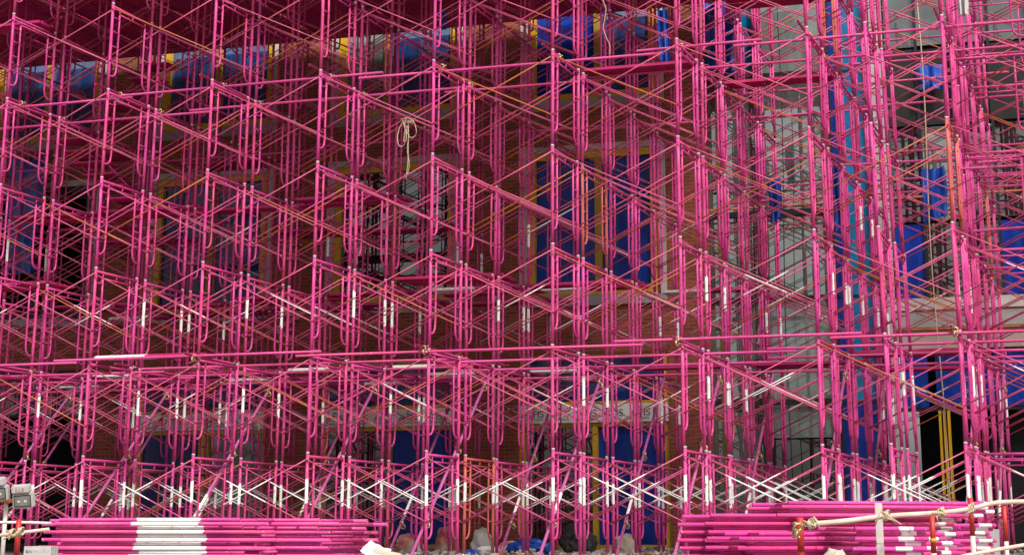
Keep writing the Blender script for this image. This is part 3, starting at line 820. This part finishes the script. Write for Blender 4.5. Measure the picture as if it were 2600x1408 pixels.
m_, _ = cord([top.lerp(bot, t) + Vector((.03 * math.sin(t * 9), 0, 0)) for t in [n / 10 for n in range(11)]], .012, 'rope', '')
tag(m_.build('rope', M['rope']), 'long straight beige rope hanging before the dark right bay', 'rope')
top, bot = at(1973, 20, Y=8.3), at(2012, 1250, Y=8.3)
m_, _ = cord([top.lerp(bot, t) + Vector((.03 * math.sin(t * 7), 0, 0)) for t in [n / 10 for n in range(11)]], .010, 'cable', '')
tag(m_.build('cable', M['cable']), 'thin black cable hanging down the pale glass', 'cable')
top, bot = at(1530, 0, Y=.9), at(1545, 140, Y=.9)
m_, _ = cord([top.lerp(bot, t) + Vector((.04 * math.sin(t * 9), 0, 0)) for t in [n / 6 for n in range(7)]], .006, 'rope', '')
tag(m_.build('cord', M['rope']), 'thin pale cord dangling in front of the upper right window', 'cord')

# ------------------------------------------------------------------ rubble and sole boards
rb = MB(); rnd = random.Random(21)
def chunk(x, y, s):
    bm = bmesh.new()
    for _ in range(9): bm.verts.new(Vector((rnd.gauss(0, 1), rnd.gauss(0, 1), rnd.gauss(0, .7))).normalized() * s * rnd.uniform(.6, 1))
    bmesh.ops.convex_hull(bm, input=bm.verts[:])
    for v in [v for v in bm.verts if not v.link_faces]: bm.verts.remove(v)
    h = 0.10 * max(0, (y - 2) / 6) * abs(noise.noise(Vector((x * .7, y * .7, 0)))) * 2
    rb.bm(bm, 0, Matrix.Translation((x, y, GZ + s * .35 + h)))
for _ in range(4200):
    x = rnd.uniform(-7.5, 6.5); y = rnd.triangular(-.4, 8.3, 7.0)
    chunk(x, y, abs(rnd.gauss(0, .027)) + .010)
for _ in range(200): chunk(rnd.uniform(-7, 6.0), rnd.uniform(4.5, 8.2), rnd.uniform(.05, .10))
tag(rb.build('rubble', M['rubble']), 'white plaster rubble strewn under the scaffold', 'rubble', kind='stuff')
for n, (x, y, l, rz) in enumerate(((-2.2, .35, 1.7, .05), (.6, .1, 2.0, -.04), (1.3, 1.9, 1.8, .1), (-1.0, 2.4, 1.5, -.12), (-4.6, 1.2, 1.6, .07), (-.2, 4.1, 1.6, .02))):
    o = MB().bevel_box(-l / 2, l / 2, -.11, .11, 0, .035, .004).build('timber_board', M['timber'], None, (x, y, GZ + .012), (0, 0, rz))
    tag(o, f'worn reddish timber board lying under scaffold feet, {ORD[n]} of the boards', 'board', 'boards lying in the rubble')

# ------------------------------------------------------------------ stacked frames in the foreground
def stack_mesh(Ln, W, bandmat, r=.0205):
    leg = MB().tube([(0, 0, 0), (Ln * .5, 0, 0), (Ln, 0, 0)], r, 12, hollow=.84)
    bars = MB()
    bars.tube([(0, .015, 0), (0, W - .015, 0)], r * .8, 8)
    lad = MB()
    for s, y in ((1, .16), (-1, W - .16)):
        lad.tube([(.12 * Ln, y, 0), (.7 * Ln, y, 0), (.76 * Ln, y - s * .05, 0), (.78 * Ln, y - s * .145, 0)], r * .7, 8)
        for x in (.25, .4, .55, .66): lad.tube([(x * Ln, y, 0), (x * Ln, y - s * .145, 0)], r * .5, 6)
    return leg.mesh('leg', [M[bandmat]]), bars.mesh('crossbar', [M['stackpaint']]), lad.mesh('ladder', [M['stackpaint']])
def end_band(Ln, off, hw):
    return paint('stack_paint_band_near_end', base=(0.74, 0.075, 0.30), alt=(0.60, 0.045, 0.28), rust=0.14, band=(Ln - off, hw), axis='X', edge=0.012)
def stack(base_pt, ang, Ln, W, layers, bandmat, words_, group, shift=.0, pitch=.0425, z0=GZ + .03, jitter=.03, fan=0.0, start=0, alt_len=None):
    """a pile of frames lying flat; base_pt is the left end of the nearest leg at ground level"""
    leg, bar, lad = stack_mesh(Ln, W, bandmat)
    leg2 = stack_mesh(alt_len, W, bandmat)[0] if alt_len else leg
    for n in range(start, layers):
        o = empty('stacked_scaffold')
        alt = n % 2
        ca, sa = math.cos(ang), math.sin(ang)
        off = shift * alt + random.uniform(-jitter, jitter)
        dy = .05 * alt + random.uniform(-.006, .006)
        o.location = (base_pt[0] + off * ca - dy * sa, base_pt[1] + off * sa + dy * ca, z0 + n * pitch)
        o.rotation_euler = (0, random.uniform(-.0015, .0015), ang + random.uniform(-.008, .008) + fan * n)
        lg = leg2 if alt else leg
        ob('leg', lg, o); ob('leg', lg, o, (0, W, 0)); ob('crossbar', bar, o, (.12 * Ln, 0, 0)); ob('crossbar', bar, o, (.92 * Ln, 0, 0)); ob('ladder', lad, o)
        tag(o, f'pink frame lying {ORD[layers - 1 - n]} from the top of {words_}', 'scaffold frame', group)
VR = 0.3248   # direction of the picture plane
def gp(u, d): p = at(u, 1380, d=d); return (p.x, p.y)
stack(gp(146, 19.3), VR - .13, 2.40, 1.2, 12, 'stack_band_l', 'the nearest left pile', 'frames stacked flat in the left pile', shift=.03, jitter=.05, alt_len=2.04)
stack(gp(378, 20.2), VR - .36, 2.35, 1.2, 12, 'stackpaint', 'the left pile fanned to the right', 'frames stacked flat in the left pile', shift=-.16, jitter=.09)
stack(gp(105, 20.6), VR + .03, 2.4, 1.1, 12, 'stackpaint', 'the hindmost left pile', 'frames stacked flat in the left pile', shift=.1, jitter=.05)
M['eb1'] = end_band(2.15, .14, .06); M['eb2'] = end_band(1.35, .16, .07); M['eb3'] = end_band(.66, .14, .08); M['eb4'] = end_band(2.4, .14, .065); M['eb5'] = end_band(2.75, .16, .07)
stack(gp(1797, 18.6), VR + .17, 2.75, 1.2, 13, 'eb5', 'the broad right pile', 'frames stacked flat in the right pile', shift=.10, jitter=.04)
stack(gp(1985, 18.4), VR + .20, 2.30, 1.2, 16, 'eb4', 'the high middle of the right pile', 'frames stacked flat in the right pile', shift=.10, jitter=.05, start=12)
stack(gp(1868, 17.3), VR + .20, 2.15, 1.1, 8, 'eb1', 'the low pile before the broad right pile', 'frames stacked flat in the right pile', shift=.22, pitch=.046)
stack(gp(2165, 16.6), VR + .24, .75, .9, 9, 'eb3', 'the nearest low right pile', 'frames stacked flat in the right pile', shift=.08, pitch=.046)
stack(gp(2385, 20.0), VR + .30, .66, .9, 11, 'eb3', 'the short pile at far right', 'frames stacked flat in the right pile', shift=.1, pitch=.042, jitter=.08)

# ------------------------------------------------------------------ fences and lamp
def fence_post(u, v, d, mats, label, r=.024, yellow=False, split=.5, square=False):
    p = at(u, v, d=d); o = empty('fence_post', (p.x, p.y, GZ))
    hgt = p.z - GZ; cut = hgt * split
    mk = (lambda a, e: MB().bevel_box(-r, r, -r, r, a, e, .004)) if square else (lambda a, e: MB().tube([(0, 0, a), (0, 0, e)], r, 12))
    mk(0, cut).build('lower_half', M[mats[0]], o); mk(cut, hgt).build('upper_half', M[mats[1]], o)
    if yellow: MB().tube([(0, 0, cut + .08), (0, 0, cut + .11)], r + .002, 12).build('tape', M['yellow'], o)
    return tag(o, label, 'fence post', 'posts of the red and white site fence')
fence_post(2031, 1312, 12.0, ('red', 'red'), 'red round post at the open left end of the right rail', .024)
fence_post(2230, 1276, 12.6, ('fwhite', 'fwhite'), 'flat white post tied to the right rail', .024, square=True)
fence_post(2366, 1306, 13.6, ('fwhite', 'red'), 'red topped white post with yellow tape on it', .021, True, split=.42)
fence_post(2464, 1263, 13.2, ('fwhite', 'red'), 'tall red topped white post beside the right rail', .019, split=.55)
fence_post(2549, 1283, 15.0, ('fwhite', 'red'), 'rightmost red topped white fence post', .019, split=.5)
fence_post(48, 1318, 15.0, ('fwhite', 'red'), 'red topped white post by the left rails', .022, split=.35)
def railing(pts, r, label, mat='railpaint'):
    m_, _ = cord(pts, r, mat, '')
    mb = MB().tube(_, r, 12, hollow=.75)
    return tag(mb.build('fence_rail', M[mat]), label, 'fence rail', 'rails of the site fence')
railing([at(2045, 1330, d=11.8), at(2140, 1322, d=12.0), at(2250, 1309, d=12.3), at(2360, 1302, d=12.6), at(2450, 1293, d=12.9), at(2530, 1275, d=13.2), at(2620, 1272, d=13.5)], .017, 'pinkish white bent rail sloping across the right pile')
railing([at(2440, 1412, d=12.6), at(2520, 1396, d=12.8), at(2620, 1379, d=13.0)], .014, 'lower white rail at the bottom right corner')
railing([at(-20, 1325, d=15.2), at(60, 1325, d=15.3), at(130, 1327, d=15.4)], .012, 'upper thin white rail at left edge', 'fwhite')
railing([at(-20, 1360, d=14.8), at(60, 1350, d=14.8), at(125, 1342, d=14.8)], .014, 'lower tilted orange and white rail at left edge')
def tie(u, v, d, label, mat='rope', s=.05):
    p = at(u, v, d=d); mb = MB()
    for q in range(5):
        pts = []
        for n in range(13):
            a = 2 * math.pi * n / 12
            pts.append(p + Vector((random.uniform(-.006, .006) + (q - 2) * .008, s * .62 * math.cos(a), s * .62 * math.sin(a) + (q - 2) * .003)))
        mb.tube(pts, .0055, 5)
    for q in range(4):
        mb.tube([p, p + Vector((random.uniform(-.5, .5) * s * 1.6, -s * .7, random.uniform(-1, 1) * s)), p + Vector((random.uniform(-1, 1) * s * 2.2, -s * .5, random.uniform(-1.2, .6) * s))], .005, 5)
    return tag(mb.build('rope_tie', M[mat]), label, 'rope tie', 'rope ties on the site fence')
tie(2062, 1328, 11.75, 'pale rope knotted around the open rail end'); tie(2250, 1308, 12.2, 'pale rope holding the rail to the white post')
tie(2390, 1300, 12.6, 'pale rope wound round the middle of the bent rail'); tie(2466, 1290, 12.8, 'pale rope at the tall red topped post')
tie(30, 1353, 14.7, 'pale rope bundle on the left rail'); tie(52, 1349, 14.7, 'brownish rope knot at left red topped post')
o = coupler_mb().build('clamp', M['brass']); p = at(2022, 1345, d=11.72); o.location = p; o.rotation_euler = (.5, .3, .7); o.scale = (.75,) * 3
tag(o, 'brass clamp fixed on the red post below the rail end', 'clamp')
# floodlight on a white and orange stand
p = at(58, 1258, d=17.0)
fl = empty('floodlight', p, (R_(14), R_(-4), .28))
MB().bevel_box(-.10, .10, -.02, .06, -.115, .03, .012).build('casing', M['lampgrey'], fl)
MB().bevel_box(-.095, .075, -.045, .05, .035, .105, .008).build('driver_box', M['lampgrey'], fl)
MB().box(-.082, .082, -.0235, -.0195, -.098, .012).build('reflector', M['mull'], fl)
MB().box(-.074, .074, -.0265, -.0236, -.088, .004).build('front_glass', M['lampglass'], fl)
for x in (-.035, .03): MB().box(x - .012, x + .012, -.029, -.0266, -.055, -.035).build('led_chip', M['led'], fl)
text('JLL5', .05, 'redink', fl, (-.055, -.046, .05), .0008, name='lettering')
tag(fl, 'grey twin-chip floodlight with red scrawl on a stand at lower left', 'floodlight')
p2 = at(-6, 1240, d=17.0); f2 = copy_tree(fl); f2.location = p2
tag(f2, 'second grey floodlight cut off by the left edge', 'floodlight')
ls = empty('lamp_stand', (at(14, 1300, d=17.1).x, at(14, 1300, d=17.1).y, GZ))
zt = at(14, 1275, d=17.1).z - GZ
MB().tube([(0, 0, 0), (0, 0, zt)], .022, 10).build('pole', M['fwhite'], ls)
MB().bevel_box(-.16, .15, -.025, .025, zt, zt + .04, .005).build('crossbar', M['orange'], ls)
tag(ls, 'white lamp stand with orange crossbar at lower left', 'stand')
# crate, paper, cloth, panel
p = at(95, 1400, d=15.6)
cr = MB()
for z in (0, .06, .12): cr.box(-.12, .12, 0, .015, z, z + .035)
for x in (-.12, -.04, .04, .105): cr.box(x, x + .015, -.001, .014, 0, .155)
for s in (0, 1): cr.box(-.12 + s * .225, -.105 + s * .225, .015, .2, 0, .155)
cr.box(-.12, .12, .2, .215, 0, .155)
tag(cr.build('plastic_crate', M['lampgrey'], None, (p.x, p.y, GZ + .085), (0, 0, .3)), 'grey slatted plastic crate behind left red topped post', 'crate')
sheet(at(955, 1395, d=18.6), .26, .20, 'white_bag', 'white paper sheet sticking out at right end of left pile', 12.0, amp=.05, name='paper_sheet', cat='paper', rx=-.9, ry=.35, wave=.008)
sheet(at(985, 1402, d=18.4), .30, .12, 'beige_bag', 'beige cardboard flap lying beside the left pile', 13.0, amp=.03, name='cardboard', cat='cardboard', rz=.3, rx=-1.1, ry=.3, wave=.004)
p = at(2118, 1400, d=14.0)
sack((p.x, p.y, GZ), (.13, .12, .23), 'beige_bag', 'crumpled beige cloth poking up before the right pile', 'cloth', 15, name='cloth', amp=.24)
p = at(2520, 1375, d=22)
tag(MB().bevel_box(-.085, .085, -.02, .02, 0, at(2520, 1342, d=22).z - GZ, .004).build('board', M['concrete'], None, (p.x, p.y, GZ), (0, 0, .3)), 'pale grey board standing behind the short right pile', 'board')

# ------------------------------------------------------------------ light
w = bpy.data.worlds.new('World'); scene.world = w; w.use_nodes = True
nt = w.node_tree; bg = nt.nodes['Background']
SUN_EL, SUN_AZ = R_(50), R_(138)      # azimuth measured clockwise from +Y
sky = N(nt, 'ShaderNodeTexSky', sky_type='NISHITA'); sky.sun_disc = False; sky.sun_elevation = SUN_EL; sky.sun_rotation = SUN_AZ
sky.dust_density = 5.0; sky.air_density = 1.2
hs = N(nt, 'ShaderNodeHueSaturation'); hs.inputs['Saturation'].default_value = 0.25; L(nt, sky.outputs[0], hs.inputs['Color'])
L(nt, hs.outputs[0], bg.inputs['Color']); bg.inputs['Strength'].default_value = 0.115
sl = bpy.data.lights.new('sun', 'SUN'); sl.energy = 2.3; sl.angle = R_(8); sl.color = (1.0, 0.96, 0.90)
so = bpy.data.objects.new('sun', sl); COL.objects.link(so)
d = Vector((math.sin(SUN_AZ) * math.cos(SUN_EL), math.cos(SUN_AZ) * math.cos(SUN_EL), math.sin(SUN_EL)))
so.rotation_euler = (-d).to_track_quat('-Z', 'Y').to_euler()
vs = scene.view_settings; vs.view_transform = 'Standard'; vs.look = 'None'; vs.gamma = 1; vs.use_curve_mapping = False; vs.exposure = 0.6
scene.cycles.max_bounces = 5; scene.cycles.diffuse_bounces = 2
